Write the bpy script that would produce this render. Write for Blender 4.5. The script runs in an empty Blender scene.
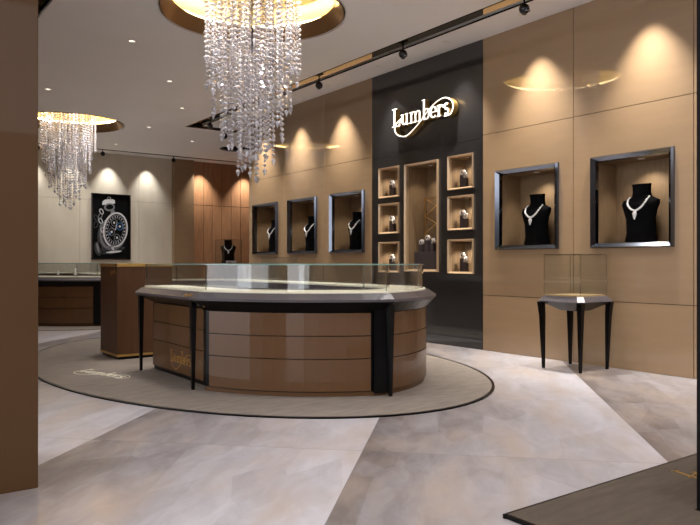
import bpy, bmesh, math, random
from mathutils import Vector, Matrix
random.seed(7)
C = bpy.context.scene.collection
PI = math.pi
CH = 4.26      # ceiling height
WX = 7.08      # display wall plane
BY = 19.75     # far wall plane

# ------------------------------------------------------------------ materials
def lin(c):
    return tuple(((v/255)/12.92 if v/255 <= 0.04045 else ((v/255+0.055)/1.055)**2.4) for v in c)

def mat(name, col, rough=0.5, metal=0.0, coat=0.0, coat_rough=0.03, noise=0.0, nscale=5.0, nstretch=(1, 1, 1), bump=0.0, bscale=60.0, spec=0.5, emit=None, estr=0.0):
    m = bpy.data.materials.new(name); m.use_nodes = True
    nt = m.node_tree; b = nt.nodes['Principled BSDF']
    c = lin(col)
    b.inputs['Base Color'].default_value = (*c, 1)
    b.inputs['Roughness'].default_value = rough
    b.inputs['Metallic'].default_value = metal
    b.inputs['Coat Weight'].default_value = coat
    b.inputs['Coat Roughness'].default_value = coat_rough
    b.inputs['Coat IOR'].default_value = 1.5 if name in ('brown lacquer', 'black lacquer panel') else 1.5
    b.inputs['Specular IOR Level'].default_value = spec
    if noise or bump:
        tc = nt.nodes.new('ShaderNodeTexCoord'); mp = nt.nodes.new('ShaderNodeMapping')
        mp.inputs['Scale'].default_value = nstretch
        nt.links.new(tc.outputs['Object'], mp.inputs['Vector'])
        if noise:
            n = nt.nodes.new('ShaderNodeTexNoise'); n.inputs['Scale'].default_value = nscale; n.inputs['Detail'].default_value = 6
            nt.links.new(mp.outputs['Vector'], n.inputs['Vector'])
            r = nt.nodes.new('ShaderNodeValToRGB')
            r.color_ramp.elements[0].position = 0.3; r.color_ramp.elements[1].position = 0.7
            r.color_ramp.elements[0].color = (*[v*(1-noise) for v in c], 1)
            r.color_ramp.elements[1].color = (*[min(1, v*(1+noise)) for v in c], 1)
            nt.links.new(n.outputs['Fac'], r.inputs['Fac']); nt.links.new(r.outputs['Color'], b.inputs['Base Color'])
        if bump:
            n2 = nt.nodes.new('ShaderNodeTexNoise'); n2.inputs['Scale'].default_value = bscale
            nt.links.new(mp.outputs['Vector'], n2.inputs['Vector'])
            bp = nt.nodes.new('ShaderNodeBump'); bp.inputs['Strength'].default_value = bump; bp.inputs['Distance'].default_value = 0.01
            nt.links.new(n2.outputs['Fac'], bp.inputs['Height']); nt.links.new(bp.outputs['Normal'], b.inputs['Normal'])
    if emit:
        b.inputs['Emission Color'].default_value = (*lin(emit), 1); b.inputs['Emission Strength'].default_value = estr
    return m

def glass_mat(name, tint=(1, 1, 1), refl=1.0, ior=1.5):
    m = bpy.data.materials.new(name); m.use_nodes = True
    nt = m.node_tree; nt.nodes.clear()
    out = nt.nodes.new('ShaderNodeOutputMaterial'); mix = nt.nodes.new('ShaderNodeMixShader')
    tr = nt.nodes.new('ShaderNodeBsdfTransparent'); gl = nt.nodes.new('ShaderNodeBsdfGlossy'); fr = nt.nodes.new('ShaderNodeLayerWeight')
    gl.inputs['Roughness'].default_value = 0.0; tr.inputs['Color'].default_value = (*tint, 1); fr.inputs['Blend'].default_value = .5
    ml = nt.nodes.new('ShaderNodeMath'); ml.operation = 'MULTIPLY'; ml.inputs[1].default_value = refl; ml.use_clamp = True
    pw = nt.nodes.new('ShaderNodeMath'); pw.operation = 'POWER'; pw.inputs[1].default_value = 5.0
    ad = nt.nodes.new('ShaderNodeMath'); ad.operation = 'MULTIPLY_ADD'; ad.inputs[1].default_value = .96; ad.inputs[2].default_value = .04*ior/1.5
    nt.links.new(fr.outputs['Facing'], pw.inputs[0]); nt.links.new(pw.outputs[0], ad.inputs[0])
    nt.links.new(ad.outputs[0], ml.inputs[0]); nt.links.new(ml.outputs[0], mix.inputs[0])
    nt.links.new(tr.outputs[0], mix.inputs[1]); nt.links.new(gl.outputs[0], mix.inputs[2]); nt.links.new(mix.outputs[0], out.inputs[0])
    return m

M = {}
M['brown'] = mat('brown lacquer', (147, 120, 90), 0.45, coat=1.0, coat_rough=0.02, noise=0.04, nscale=2.0, nstretch=(1, 1, 6))
M['counter_brown'] = mat('counter brown varnish', (92, 62, 34), 0.5, spec=.25, coat=0.5, coat_rough=0.03)
M['pillar_brown'] = mat('pillar brown lacquer', (74, 51, 29), 0.55, spec=.15, coat=0.12, coat_rough=0.03)
M['black_panel'] = mat('black lacquer panel', (30, 29, 30), 0.35, coat=1.0, coat_rough=0.02)
M['black'] = mat('black gloss', (9, 8, 9), 0.3, spec=.15, coat=0.08)
M['dark_gap'] = mat('dark backing', (38, 28, 20), 0.7)
M['stone_top'] = mat('dark grey satin stone', (80, 74, 78), 0.36, coat=0.12, noise=0.06, nscale=3)
M['cream'] = mat('cream leather', (246, 238, 212), 0.6)
M['beige'] = mat('beige stone wall', (212, 203, 186), 0.35, coat=0.35, coat_rough=0.08, noise=0.05, nscale=1.3, nstretch=(3, 3, 1))
M['wood'] = mat('red brown wood', (162, 118, 84), 0.4, coat=0.4, coat_rough=0.1, noise=0.14, nscale=5, nstretch=(5, 5, .5))
M['tower'] = mat('walnut veneer', (88, 58, 35), 0.5, spec=.25, coat=0.12, coat_rough=0.1, noise=0.12, nscale=6, nstretch=(8, 8, .3))
M['gold'] = mat('brass', (214, 172, 100), 0.3, metal=0.85)
M['bronze'] = mat('bronze trim', (140, 112, 84), 0.28, metal=0.85)
M['steel'] = mat('polished steel', (112, 117, 128), 0.14, metal=1.0)
M['wood_frame'] = mat('pale bronze frame', (190, 160, 125), 0.3, metal=0.4, coat=0.3)
M['niche_lining'] = mat('brown fabric lining', (128, 103, 74), 0.7, noise=0.12, nscale=40, nstretch=(1, 1, .15), bump=0.2, bscale=200)
M['inlay'] = mat('tan fabric inlay', (132, 108, 70), .8)
M['velvet'] = mat('black velvet', (4, 4, 5), 0.9, spec=0.1)
M['block'] = mat('dark display block', (56, 46, 46), 0.5)
M['silver'] = mat('bright silver', (245, 243, 242), 0.25, metal=0.3)
M['white_face'] = mat('white sign face', (255, 250, 240), 0.4, emit=(255, 246, 232), estr=.75)
M['ceiling'] = mat('ceiling paint', (234, 232, 232), 0.8, noise=0.015, nscale=1.0)
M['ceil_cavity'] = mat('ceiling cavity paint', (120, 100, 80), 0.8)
M['cove'] = mat('cove plaster', (250, 238, 205), 0.7)
M['lamp'] = mat('lamp lens', (255, 250, 240), 0.4, emit=(255, 244, 226), estr=1.0)
M['washer'] = mat('recessed washer lens', (225, 220, 214), 0.6)
M['cove_lamp'] = mat('cove light strip', (255, 220, 150), 0.4, emit=(255, 226, 165), estr=14.0)
M['spot_black'] = mat('black spotlight metal', (22, 22, 24), 0.2, metal=0.6, coat=0.5)
M['rug_logo'] = mat('cream rug inlay', (225, 218, 196), 0.8)
M['paper'] = mat('white card', (240, 238, 236), 0.6)
M['red'] = mat('red print', (205, 50, 75), 0.6)
M['poster_black'] = mat('poster black', (6, 6, 7), 0.6, spec=.1)
M['p_dark'] = mat('poster dark grey', (52, 52, 55), 0.4)
M['p_mid'] = mat('poster mid grey', (118, 118, 122), 0.4)
M['p_light'] = mat('poster light grey', (205, 205, 208), 0.4)
M['p_blue'] = mat('poster blue', (60, 130, 190), 0.4)
M['glass'] = glass_mat('clear glass', (0.97, 0.98, 0.98), 1.0)
M['counter_glass'] = glass_mat('counter glass', (0.965, 0.975, 0.975), 1.2, 1.5)
M['edge'] = mat('green glass edge', (125, 160, 150), 0.15, coat=1.0)
M['joint'] = glass_mat('polished glass joint', (.8, .85, .83), 5.0, 2.5)

def crystal_mat():
    m = bpy.data.materials.new('crystal'); m.use_nodes = True
    nt = m.node_tree; nt.nodes.clear()
    out = nt.nodes.new('ShaderNodeOutputMaterial'); mix = nt.nodes.new('ShaderNodeMixShader'); mix2 = nt.nodes.new('ShaderNodeMixShader')
    tr = nt.nodes.new('ShaderNodeBsdfTransparent'); gl = nt.nodes.new('ShaderNodeBsdfGlossy'); di = nt.nodes.new('ShaderNodeBsdfDiffuse'); tl = nt.nodes.new('ShaderNodeBsdfTranslucent')
    gl.inputs['Roughness'].default_value = 0.08; gl.inputs['Color'].default_value = (0.95, 0.95, 1, 1)
    tr.inputs['Color'].default_value = (0.97, 0.96, 0.98, 1)
    di.inputs['Color'].default_value = (0.93, 0.92, 0.98, 1); tl.inputs['Color'].default_value = (0.93, 0.92, 0.98, 1)
    mixd = nt.nodes.new('ShaderNodeMixShader'); mixd.inputs[0].default_value = 0.4
    nt.links.new(di.outputs[0], mixd.inputs[1]); nt.links.new(tl.outputs[0], mixd.inputs[2])
    mix.inputs[0].default_value = 0.38; mix2.inputs[0].default_value = 0.08
    nt.links.new(mixd.outputs[0], mix.inputs[1]); nt.links.new(gl.outputs[0], mix.inputs[2])
    nt.links.new(mix.outputs[0], mix2.inputs[1]); nt.links.new(tr.outputs[0], mix2.inputs[2]); nt.links.new(mix2.outputs[0], out.inputs[0])
    return m
M['crystal'] = crystal_mat()

def floor_mat():
    m = bpy.data.materials.new('marble tile'); m.use_nodes = True
    nt = m.node_tree; b = nt.nodes['Principled BSDF']; L = nt.links.new
    tc = nt.nodes.new('ShaderNodeTexCoord'); sep = nt.nodes.new('ShaderNodeSeparateXYZ'); L(tc.outputs['Object'], sep.inputs[0])
    def mt(op, a, bb=None, cl=False):
        n = nt.nodes.new('ShaderNodeMath'); n.operation = op; n.use_clamp = cl
        for i, v in enumerate((a, bb)):
            if v is None: continue
            if isinstance(v, (int, float)): n.inputs[i].default_value = v
            else: L(v, n.inputs[i])
        return n.outputs[0]
    k = math.sqrt(.5); T = 1.85
    u = mt('MULTIPLY', mt('ADD', sep.outputs[0], sep.outputs[1]), k)
    v = mt('MULTIPLY', mt('SUBTRACT', sep.outputs[1], sep.outputs[0]), k)
    tu = mt('DIVIDE', mt('SUBTRACT', u, 4.385), T); tv = mt('DIVIDE', mt('SUBTRACT', v, 0.605), T)
    fu = mt('FRACT', tu); fv = mt('FRACT', tv); iu = mt('FLOOR', tu); iv = mt('FLOOR', tv)
    # angular veined patches, different in each slab
    comb = nt.nodes.new('ShaderNodeCombineXYZ')
    L(mt('ADD', u, mt('MULTIPLY', iv, 3.7)), comb.inputs[0]); L(mt('ADD', v, mt('MULTIPLY', iu, 5.3)), comb.inputs[1])
    mp = nt.nodes.new('ShaderNodeMapping'); mp.inputs['Rotation'].default_value = (0, 0, 0.6); mp.inputs['Scale'].default_value = (1.0, 2.6, 1)
    L(comb.outputs[0], mp.inputs[0])
    vo = nt.nodes.new('ShaderNodeTexVoronoi'); vo.inputs['Scale'].default_value = 1.3; L(mp.outputs[0], vo.inputs['Vector'])
    vs = nt.nodes.new('ShaderNodeSeparateColor'); L(vo.outputs['Color'], vs.inputs[0])
    no = nt.nodes.new('ShaderNodeTexNoise'); no.inputs['Scale'].default_value = 2.6; no.inputs['Detail'].default_value = 8; no.inputs['Roughness'].default_value = .62; no.inputs['Distortion'].default_value = .6
    L(mp.outputs[0], no.inputs['Vector'])
    base = nt.nodes.new('ShaderNodeMix'); base.data_type = 'RGBA'
    base.inputs[6].default_value = (*lin((203, 199, 205)), 1); base.inputs[7].default_value = (*lin((112, 102, 99)), 1)
    g = mt('ADD', mt('MULTIPLY', fv, 0.85), mt('MULTIPLY', mt('SUBTRACT', vs.outputs[0], 0.5), 0.20), )
    g2 = mt('ADD', g, mt('MULTIPLY', mt('SUBTRACT', no.outputs['Fac'], 0.42), .8), True)
    L(g2, base.inputs[0])
    warm = nt.nodes.new('ShaderNodeMix'); warm.data_type = 'RGBA'; warm.inputs[7].default_value = (*lin((182, 164, 150)), 1)
    no2 = nt.nodes.new('ShaderNodeTexNoise'); no2.inputs['Scale'].default_value = 1.1; no2.inputs['Detail'].default_value = 5; L(mp.outputs[0], no2.inputs['Vector'])
    L(mt('MULTIPLY', mt('SUBTRACT', no2.outputs['Fac'], 0.45, True), 2.4, True), warm.inputs[0]); L(base.outputs[2], warm.inputs[6])
    def edge(f): return mt('LESS_THAN', mt('MINIMUM', f, mt('SUBTRACT', 1.0, f)), 0.0016)
    e = mt('MAXIMUM', edge(fu), edge(fv))
    gr = nt.nodes.new('ShaderNodeMix'); gr.data_type = 'RGBA'; gr.inputs[7].default_value = (*lin((105, 98, 95)), 1)
    L(mt('MULTIPLY', e, 0.6), gr.inputs[0]); L(warm.outputs[2], gr.inputs[6]); L(gr.outputs[2], b.inputs['Base Color'])
    b.inputs['Roughness'].default_value = 0.38; b.inputs['Coat Weight'].default_value = 0.25; b.inputs['Coat Roughness'].default_value = 0.12
    return m
M['floor'] = floor_mat()

def rug_mat(name, col):
    m = mat(name, col, 0.9, noise=0.16, nscale=9, nstretch=(.5, 2.2, 1), bump=0.6, bscale=70)
    return m
M['rug'] = rug_mat('taupe carpet', (132, 121, 111))
M['mat'] = rug_mat('dark taupe carpet', (84, 72, 60))

# ------------------------------------------------------------------ mesh helpers
class MB:
    def __init__(s): s.v = []; s.f = []; s.smooth = False
    def add(s, vs, fs):
        o = len(s.v); s.v += [tuple(p) for p in vs]; s.f += [tuple(i+o for i in f) for f in fs]; return s
    def box(s, a, b):
        (x0, y0, z0), (x1, y1, z1) = a, b
        return s.add([(x0,y0,z0),(x1,y0,z0),(x1,y1,z0),(x0,y1,z0),(x0,y0,z1),(x1,y0,z1),(x1,y1,z1),(x0,y1,z1)],
                     [(0,3,2,1),(4,5,6,7),(0,1,5,4),(1,2,6,5),(2,3,7,6),(3,0,4,7)])
    def loft(s, rings, cap=True, closed=True):
        n = len(rings[0]); vs = [p for r in rings for p in r]; fs = []
        for i in range(len(rings)-1):
            for j in range(n if closed else n-1):
                k = (j+1) % n
                fs.append((i*n+j, i*n+k, (i+1)*n+k, (i+1)*n+j))
        if cap: fs.append(tuple(reversed(range(n)))); fs.append(tuple((len(rings)-1)*n+j for j in range(n)))
        return s.add(vs, fs)
    def prism(s, pts, z0, z1):
        return s.loft([[(x, y, z0) for x, y in pts], [(x, y, z1) for x, y in pts]])
    def lathe(s, prof, c=(0, 0, 0), n=24, cap=True):
        return s.loft([[(c[0]+r*math.cos(2*PI*j/n), c[1]+r*math.sin(2*PI*j/n), c[2]+z) for j in range(n)] for r, z in prof], cap)
    def sphere(s, c, r, n=12, m=8, sc=(1, 1, 1)):
        rings = []
        for i in range(1, m):
            a = PI*i/m
            rings.append([(c[0]+sc[0]*r*math.sin(a)*math.cos(2*PI*j/n), c[1]+sc[1]*r*math.sin(a)*math.sin(2*PI*j/n), c[2]-sc[2]*r*math.cos(a)) for j in range(n)])
        return s.loft(rings)
    def tube(s, pts, r, n=8, closed=False):
        P = [Vector(p) for p in pts]; rings = []; up = Vector((0.13, 0.21, 1)).normalized()
        for i, p in enumerate(P):
            if closed: t = P[(i+1) % len(P)]-P[i-1]
            else: t = P[min(i+1, len(P)-1)]-P[max(i-1, 0)]
            t.normalize(); a = t.cross(up)
            if a.length < 1e-4: a = t.cross(Vector((1, 0, 0)))
            a.normalize(); b = t.cross(a)
            rr = r[i] if isinstance(r, (list, tuple)) else r
            rings.append([tuple(p+rr*(a*math.cos(2*PI*j/n)+b*math.sin(2*PI*j/n))) for j in range(n)])
        if closed: rings.append(rings[0])
        return s.loft(rings, cap=not closed)
    def torus(s, c, R, r, axis='z', n=24, m=8):
        pts = []
        for i in range(n):
            a = 2*PI*i/n; x, y = R*math.cos(a), R*math.sin(a)
            pts.append((c[0]+x, c[1]+y, c[2]) if axis == 'z' else (c[0], c[1]+x, c[2]+y) if axis == 'x' else (c[0]+x, c[1], c[2]+y))
        return s.tube(pts, r, m, True)
    def xf(s, mtx): s.v = [tuple(mtx @ Vector(p)) for p in s.v]; return s
    def build(s, name, m, parent=None, smooth=False, bevel=0, loc=None):
        me = bpy.data.meshes.new(name); me.from_pydata(s.v, [], s.f); me.update()
        bm = bmesh.new(); bm.from_mesh(me); bmesh.ops.recalc_face_normals(bm, faces=bm.faces); bm.to_mesh(me); bm.free()
        for mm in (m if isinstance(m, list) else [m]): me.materials.append(mm)
        if smooth:
            for p in me.polygons: p.use_smooth = True
        o = bpy.data.objects.new(name, me); C.objects.link(o)
        if smooth: 
            e = o.modifiers.new('edges', 'EDGE_SPLIT'); e.split_angle = math.radians(40)
        if bevel:
            b = o.modifiers.new('bevel', 'BEVEL'); b.width = bevel; b.segments = 2; b.limit_method = 'ANGLE'
        if parent: o.parent = parent
        if loc: o.location = loc
        return o

def thing(name, label, cat, loc=(0, 0, 0), rz=0, group=None):
    o = bpy.data.objects.new(name, None); C.objects.link(o); o.location = loc; o.rotation_euler = (0, 0, rz)
    o.empty_display_size = .1
    return tag(o, label, cat, group)
def tag(o, label, cat, group=None, kind=None):
    o['label'] = label; o['category'] = cat
    if group: o['group'] = group
    if kind: o['kind'] = kind
    return o
def struct(o, label=None):
    o['kind'] = 'structure'
    if label: o['label'] = label
    return o
def copy_tree(o, parent=None):
    c = o.copy(); C.objects.link(c)
    if parent: c.parent = parent
    for ch in list(o.children): copy_tree(ch, c)
    return c
def dup(o, loc, label, rz=None, group=None):
    c = copy_tree(o); c.location = loc; c['label'] = label
    if rz is not None: c.rotation_euler = (0, 0, rz)
    if group: c['group'] = group
    return c

def sheet(name, outline, holes, z0, z1, m):
    """flat slab with holes, from a filled 2D curve"""
    cu = bpy.data.curves.new(name, 'CURVE'); cu.dimensions = '2D'; cu.fill_mode = 'BOTH'; cu.extrude = (z1-z0)/2
    for poly in [outline]+holes:
        sp = cu.splines.new('POLY'); sp.points.add(len(poly)-1); sp.use_cyclic_u = True
        for i, (x, y) in enumerate(poly): sp.points[i].co = (x, y, 0, 1)
    t = bpy.data.objects.new(name+'_tmp', cu); C.objects.link(t)
    bpy.context.view_layer.update()
    dg = bpy.context.evaluated_depsgraph_get()
    me = bpy.data.meshes.new_from_object(t.evaluated_get(dg))
    bpy.data.objects.remove(t); bpy.data.curves.remove(cu)
    me.name = name; me.materials.clear(); me.materials.append(m)
    o = bpy.data.objects.new(name, me); C.objects.link(o); o.location.z = (z0+z1)/2
    return o

# ------------------------------------------------------------------ lettering (serif word and swoosh), flat coordinates: x right, y up
def stroke(pts, thin, thick, T=0.0):
    """calligraphic stroke: wider where it runs upright; list of quads"""
    out = []; P = [Vector((x, y)) for x, y in pts]; n = len(P); Ls = []
    for i in range(n):
        t = (P[min(i+1, n-1)]-P[max(i-1, 0)]).normalized(); w = (thin+(thick-thin)*abs(t.y)**1.5)/2
        nn = Vector((-t.y, t.x)); Ls.append((P[i]+nn*w, P[i]-nn*w))
    for i in range(n-1):
        a, b = Ls[i]; c, d = Ls[i+1]; out.append([tuple(a), tuple(b), tuple(d), tuple(c)])
    return out
def arc(cx, cy, rx, ry, a0, a1, n=14):
    return [(cx+rx*math.cos(math.radians(a0+(a1-a0)*i/n)), cy+ry*math.sin(math.radians(a0+(a1-a0)*i/n))) for i in range(n+1)]
def word_polys():
    P = []
    def R(x0, y0, x1, y1): P.append([(x0, y0), (x1, y0), (x1, y1), (x0, y1)])
    S = .041; t = .014; xh = .175; cap = .30
    x = -.635                                   # L
    R(x+.04, 0, x+.04+S, cap); R(x, cap-t, x+.13, cap); R(x, 0, x+.20, t); P.append([(x+.165, 0), (x+.205, 0), (x+.215, .085), (x+.2, .085)])
    x += .225                                   # u
    R(x+.02, .05, x+.02+S, xh); R(x-.01, xh-t, x+.067, xh); P.extend(stroke(arc(x+.085, .06, .045, .052, 180, 330), .018, S))
    R(x+.125, 0, x+.125+S, xh); R(x+.1, xh-t, x+.172, xh); R(x+.125, 0, x+.195, t)
    x += .215                                   # m
    R(x+.02, 0, x+.02+S, xh); R(x-.01, xh-t, x+.067, xh); R(x-.01, 0, x+.095, t)
    for k in (0, 1):
        xx = x+.1*k
        P.extend(stroke(arc(xx+.1, xh-.055, .045, .052, 160, 0), .016, S)); R(xx+.12, 0, xx+.12+S, xh-.05); R(xx+.1, 0, xx+.19, t)
    x += .305                                   # b
    R(x+.015, 0, x+.015+S, cap+.02); R(x-.015, cap+.02-t, x+.06, cap+.02); P.extend(stroke(arc(x+.09, xh/2, .06, xh/2-.008, 150, -150, 22), .016, S))
    x += .175                                   # e
    P.extend(stroke(arc(x+.075, xh/2, .06, xh/2-.006, 0, 318, 24), .016, S)); R(x+.03, xh/2-.006, x+.145, xh/2+.01)
    x += .155                                   # r
    R(x+.02, 0, x+.02+S, xh); R(x-.005, xh-t, x+.067, xh); R(x-.005, 0, x+.09, t); P.extend(stroke(arc(x+.1, xh-.055, .04, .045, 165, 30), .018, .035)); P.append([(x+.115, xh-.05), (x+.145, xh-.05), (x+.145, xh-.015), (x+.115, xh-.015)])
    x += .145                                   # s
    pts = arc(x+.06, xh-.047, .036, .04, 40, 250, 10)+[(x+.06, xh/2)]+arc(x+.062, .048, .04, .042, 80, -150, 10)
    P.extend(stroke(pts, .03, .03))
    return P
def spline(ctrl, k=8):
    out = []; n = len(ctrl)
    for i in range(n-1):
        p = [Vector(ctrl[max(0, min(n-1, j))]) for j in (i-1, i, i+1, i+2)]
        for s in range(k):
            t = s/k
            q = .5*((2*p[1])+(p[2]-p[0])*t+(2*p[0]-5*p[1]+4*p[2]-p[3])*t*t+(-p[0]+3*p[1]-3*p[2]+p[3])*t**3)
            out.append((q.x, q.y))
    return out+[tuple(ctrl[-1])]
SWOOSH = [(-.375,.125),(-.515,.055),(-.565,-.025),(-.535,-.105),(-.435,-.165),(-.275,-.185),(-.115,-.115),(.045,-.015),(.175,.085),(.295,.165),(.435,.235),(.585,.265),(.695,.235),(.775,.165),(.785,.075),(.725,-.005),(.595,-.015)]
def swoosh_polys(w=.016, k=1.0): return stroke(spline(SWOOSH), w, w*1.25)
def logo_mb(origin, xdir, ydir, s, depth):
    """word and swoosh as raised polygons; front lies on origin plane, body extends by depth towards the back"""
    o = Vector(origin); X = Vector(xdir).normalized(); Y = Vector(ydir).normalized(); N = X.cross(Y)
    a = MB(); b = MB()
    def put(mb, polys, lift):
        for p in polys:
            if len(p) < 3: continue
            f = [o+X*(x*s)+Y*(y*s)+N*lift for x, y in p]; bk = [q-N*(depth+lift) for q in f]
            mb.loft([bk, f])
    put(a, word_polys(), 0.0); put(b, swoosh_polys(), 0.0 if depth < .02 else -.004)
    return a, b

# ------------------------------------------------------------------ shell
MB().box((-9, -5, -.1), (12.5, 21, 0)).build('floor', M['floor'])
struct(bpy.data.objects['floor'])
def circle(cx, cy, r, n=64): return [(cx+r*math.cos(2*PI*i/n), cy+r*math.sin(2*PI*i/n)) for i in range(n)]
REC = [(4.07, 7.59), (4.02, 15.92)]
slotR = [(6.24, -.9), (6.5, -.9), (6.5, 14.55), (10.5, 14.55), (10.5, 14.81), (6.24, 14.81)]
slotL = [(1.69, -.9), (1.95, -.9), (1.95, 18), (1.69, 18)]
slotB = [(.7, 19.08), (11.3, 19.08), (11.3, 19.22), (.7, 19.22)]
RR = 1.13
o = sheet('ceiling', [(-2.5, -1), (12.5, -1), (12.5, 21), (-2.5, 21)], [slotR, slotL, slotB]+[circle(x, y, RR) for x, y in REC]+[circle(8.58, 16.95, .46, 40)], CH, CH+.05, M['ceiling']); struct(o)
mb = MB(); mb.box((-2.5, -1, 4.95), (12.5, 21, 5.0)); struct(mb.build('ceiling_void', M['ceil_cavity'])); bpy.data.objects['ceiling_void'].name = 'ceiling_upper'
# metal lining of the slots
mb = MB()
for (x0, y0, x1, y1) in [(6.22, -.9, 6.24, 14.83), (6.22, 14.81, 10.5, 14.83), (1.95, -.9, 1.97, 18), (1.67, -.9, 1.69, 18), (6.5, 14.53, 10.5, 14.55)]:
    mb.box((x0, y0, CH-.004), (x1, y1, CH+.12))
struct(mb.build('trim_1', M['spot_black']), 'thin black edge lining of the ceiling slot')
mb = MB(); mb.box((6.494, -.9, CH-.006), (6.5, 14.55, CH+.014)); struct(mb.build('trim_4', M['spot_black']))
mb = MB(); mb.box((.7, 19.1, CH-.01), (11.3, 19.2, CH+.03)); struct(mb.build('trim_2', M['spot_black']), 'black lighting track along the far wall')
# round coves
for i, (x, y) in enumerate(REC):
    root = MB().lathe([(RR+.015, -.006), (RR+.015, .04), (RR-.0, .04), (RR-.12, .16), (RR-.14, .16), (RR-.02, -.006)], (x, y, CH), 96, cap=False)
    root.f.append(()) if False else None
    o = root.build('trim_5' if i == 0 else 'trim_6', M['bronze'], smooth=True); struct(o, 'bronze ring around the round ceiling cove')
    o.name = 'trim_%d' % (5+i)
    mb = MB().lathe([(RR+.3, .06), (RR+.3, .66)], (x, y, CH), 96, cap=False)
    mb.add([(x+(RR+.3)*math.cos(2*PI*j/96), y+(RR+.3)*math.sin(2*PI*j/96), CH+.66) for j in range(96)], [tuple(range(96))])
    mb.lathe([(RR-.14, .16), (RR+.3, .06)], (x, y, CH), 96, cap=False)
    mb.lathe([(RR-.14, .55), (RR-.14, .40), (RR+.3, .40)], (x, y, CH), 96, cap=False)
    struct(mb.build('ceiling_cove', M['cove'], smooth=True)); 
    mb = MB().lathe([(RR+.2, .47), (RR+.24, .47), (RR+.24, .5), (RR+.2, .5), (RR+.2, .47)], (x, y, CH), 64, cap=False)
    mb.lathe([(RR+.0, .21), (RR+.04, .21), (RR+.04, .24), (RR+.0, .24), (RR, .21)], (x, y, CH), 64, cap=False)
    tag(mb.build('cove_light_strip', M['cove_lamp']), 'warm strip light hidden in the %s round ceiling cove' % ('near large', 'farther')[i], 'light', 'cove light strips')
mb = MB(); mb.lathe([(.46, .0), (.46, .3)], (8.58, 16.95, CH), 40, cap=False); mb.prism([(8.58+.46*a, 16.95+.46*b) for a, b in circle(0, 0, 1, 40)], CH+.28, CH+.3)
struct(mb.build('trim_7', M['p_dark']), 'small dark round ceiling opening')

# wall panels
def panel_wall(name, rects, holes, m, x0=WX, th=.02):
    """panels standing on plane x = x0, (y0,z0,y1,z1) rects with rectangular holes, slim joints between them"""
    mb = MB()
    for (y0, z0, y1, z1) in rects:
        g = .0035; y0 += g; y1 -= g; z0 += g; z1 -= g
        hs = [h for h in holes if h[0] > y0 and h[2] < y1 and h[1] > z0 and h[3] < z1]
        ys = sorted({y0, y1, *[h[0] for h in hs], *[h[2] for h in hs]}); zs = sorted({z0, z1, *[h[1] for h in hs], *[h[3] for h in hs]})
        for a, b in zip(ys, ys[1:]):
            for c, d in zip(zs, zs[1:]):
                if any(h[0] <= a+1e-6 and h[2] >= b-1e-6 and h[1] <= c+1e-6 and h[3] >= d-1e-6 for h in hs): continue
                mb.add([(x0, a, c), (x0, b, c), (x0, b, d), (x0, a, d)], [(0, 1, 2, 3)])
        mb.add([(x0, y0, z0), (x0, y1, z0), (x0, y1, z1), (x0, y0, z1), (x0+th, y0, z0), (x0+th, y1, z0), (x0+th, y1, z1), (x0+th, y0, z1)],
               [(0, 1, 5, 4), (1, 2, 6, 5), (2, 3, 7, 6), (3, 0, 4, 7)])
    return struct(mb.build(name, m))
big = [(4.40, 5), (5.865, 4), (9.785, 3), (11.235, 2), (12.67, 1)]                # niche centres along the wall
NH = [(c-.47, 1.40, c+.47, 2.39) for c, _ in big]
small_rows = [(2.24, 2.73), (1.66, 2.14), (1.04, 1.52)]
small_cols = [8.635, 7.035]
SH = [(c-.225, z0+.02, c+.225, z1-.02) for c in small_cols for z0, z1 in small_rows]
CEN = (7.49, 1.06, 8.24, 2.72)
TH = (7.52, 1.09, 8.21, 2.69)
hz = [0.0, .755, 2.945, 4.95]
ys = [.5, 2.2, 3.70, 5.16, 6.62]; ys2 = [9.09, 10.51, 11.94, 13.36]
rects = [(a, c, b, d) for s in (ys, ys2) for a, b in zip(s, s[1:]) for c, d in zip(hz, hz[1:])]
panel_wall('wall_right', rects, NH, M['brown'])
panel_wall('wall_right_black', [(6.62, 0, 9.09, 2.90), (6.62, 2.90, 9.09, 4.95)], SH+[TH], M['black_panel'])
bpy.data.objects['wall_right_black'].name = 'wall_right.001'
o = panel_wall('wall_right.002', [(.5, 0, 13.36, 4.95)], NH+SH+[TH], M['dark_gap'], WX+.015, .01)
MB().box((7.62, .5, 0), (7.7, 13.36, 4.95)).build('wall_right.003', M['dark_gap']); struct(bpy.data.objects['wall_right.003'])
MB().box((7.08, 13.362, 0), (7.7, 13.4, 4.95)).build('wall_right.004', M['brown']); struct(bpy.data.objects['wall_right.004'])
# far wall
def bpanels(name, xs, zs, m, y0=BY, gap=.006):
    mb = MB()
    for a, b in zip(xs, xs[1:]):
        for c, d in zip(zs, zs[1:]): mb.box((a+gap/2, y0, c+gap/2), (b-gap/2, y0+.04, d-gap/2))
    return struct(mb.build(name, m))
bpanels('wall_back', [-1.5, .5, 2.4, 4.17-.05, 5.24, 6.88, 7.87], hz, M['beige'])
bpanels('wall_back.001', [8.5, 8.89, 9.17, 9.49, 9.81, 10.14, 10.46, 11.0, 11.5], [0, 2.945, 4.95], M['wood'], BY+.02, .014)
bpanels('wall_back.002', [7.88, 8.5], hz, M['brown'], BY-.16)
MB().box((7.87, BY-.13, 0), (8.5, BY+.1, 4.95)).build('wall_back.003', M['brown']); struct(bpy.data.objects['wall_back.003'])
MB().box((-1.5, BY+.045, 0), (12.5, BY+.1, 4.95)).build('wall_back.004', M['dark_gap']); struct(bpy.data.objects['wall_back.004'])
MB().box((11.5, 13.3, 0), (11.6, BY+.1, 4.95)).build('wall_alcove', M['wood']); struct(bpy.data.objects['wall_alcove'])
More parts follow.
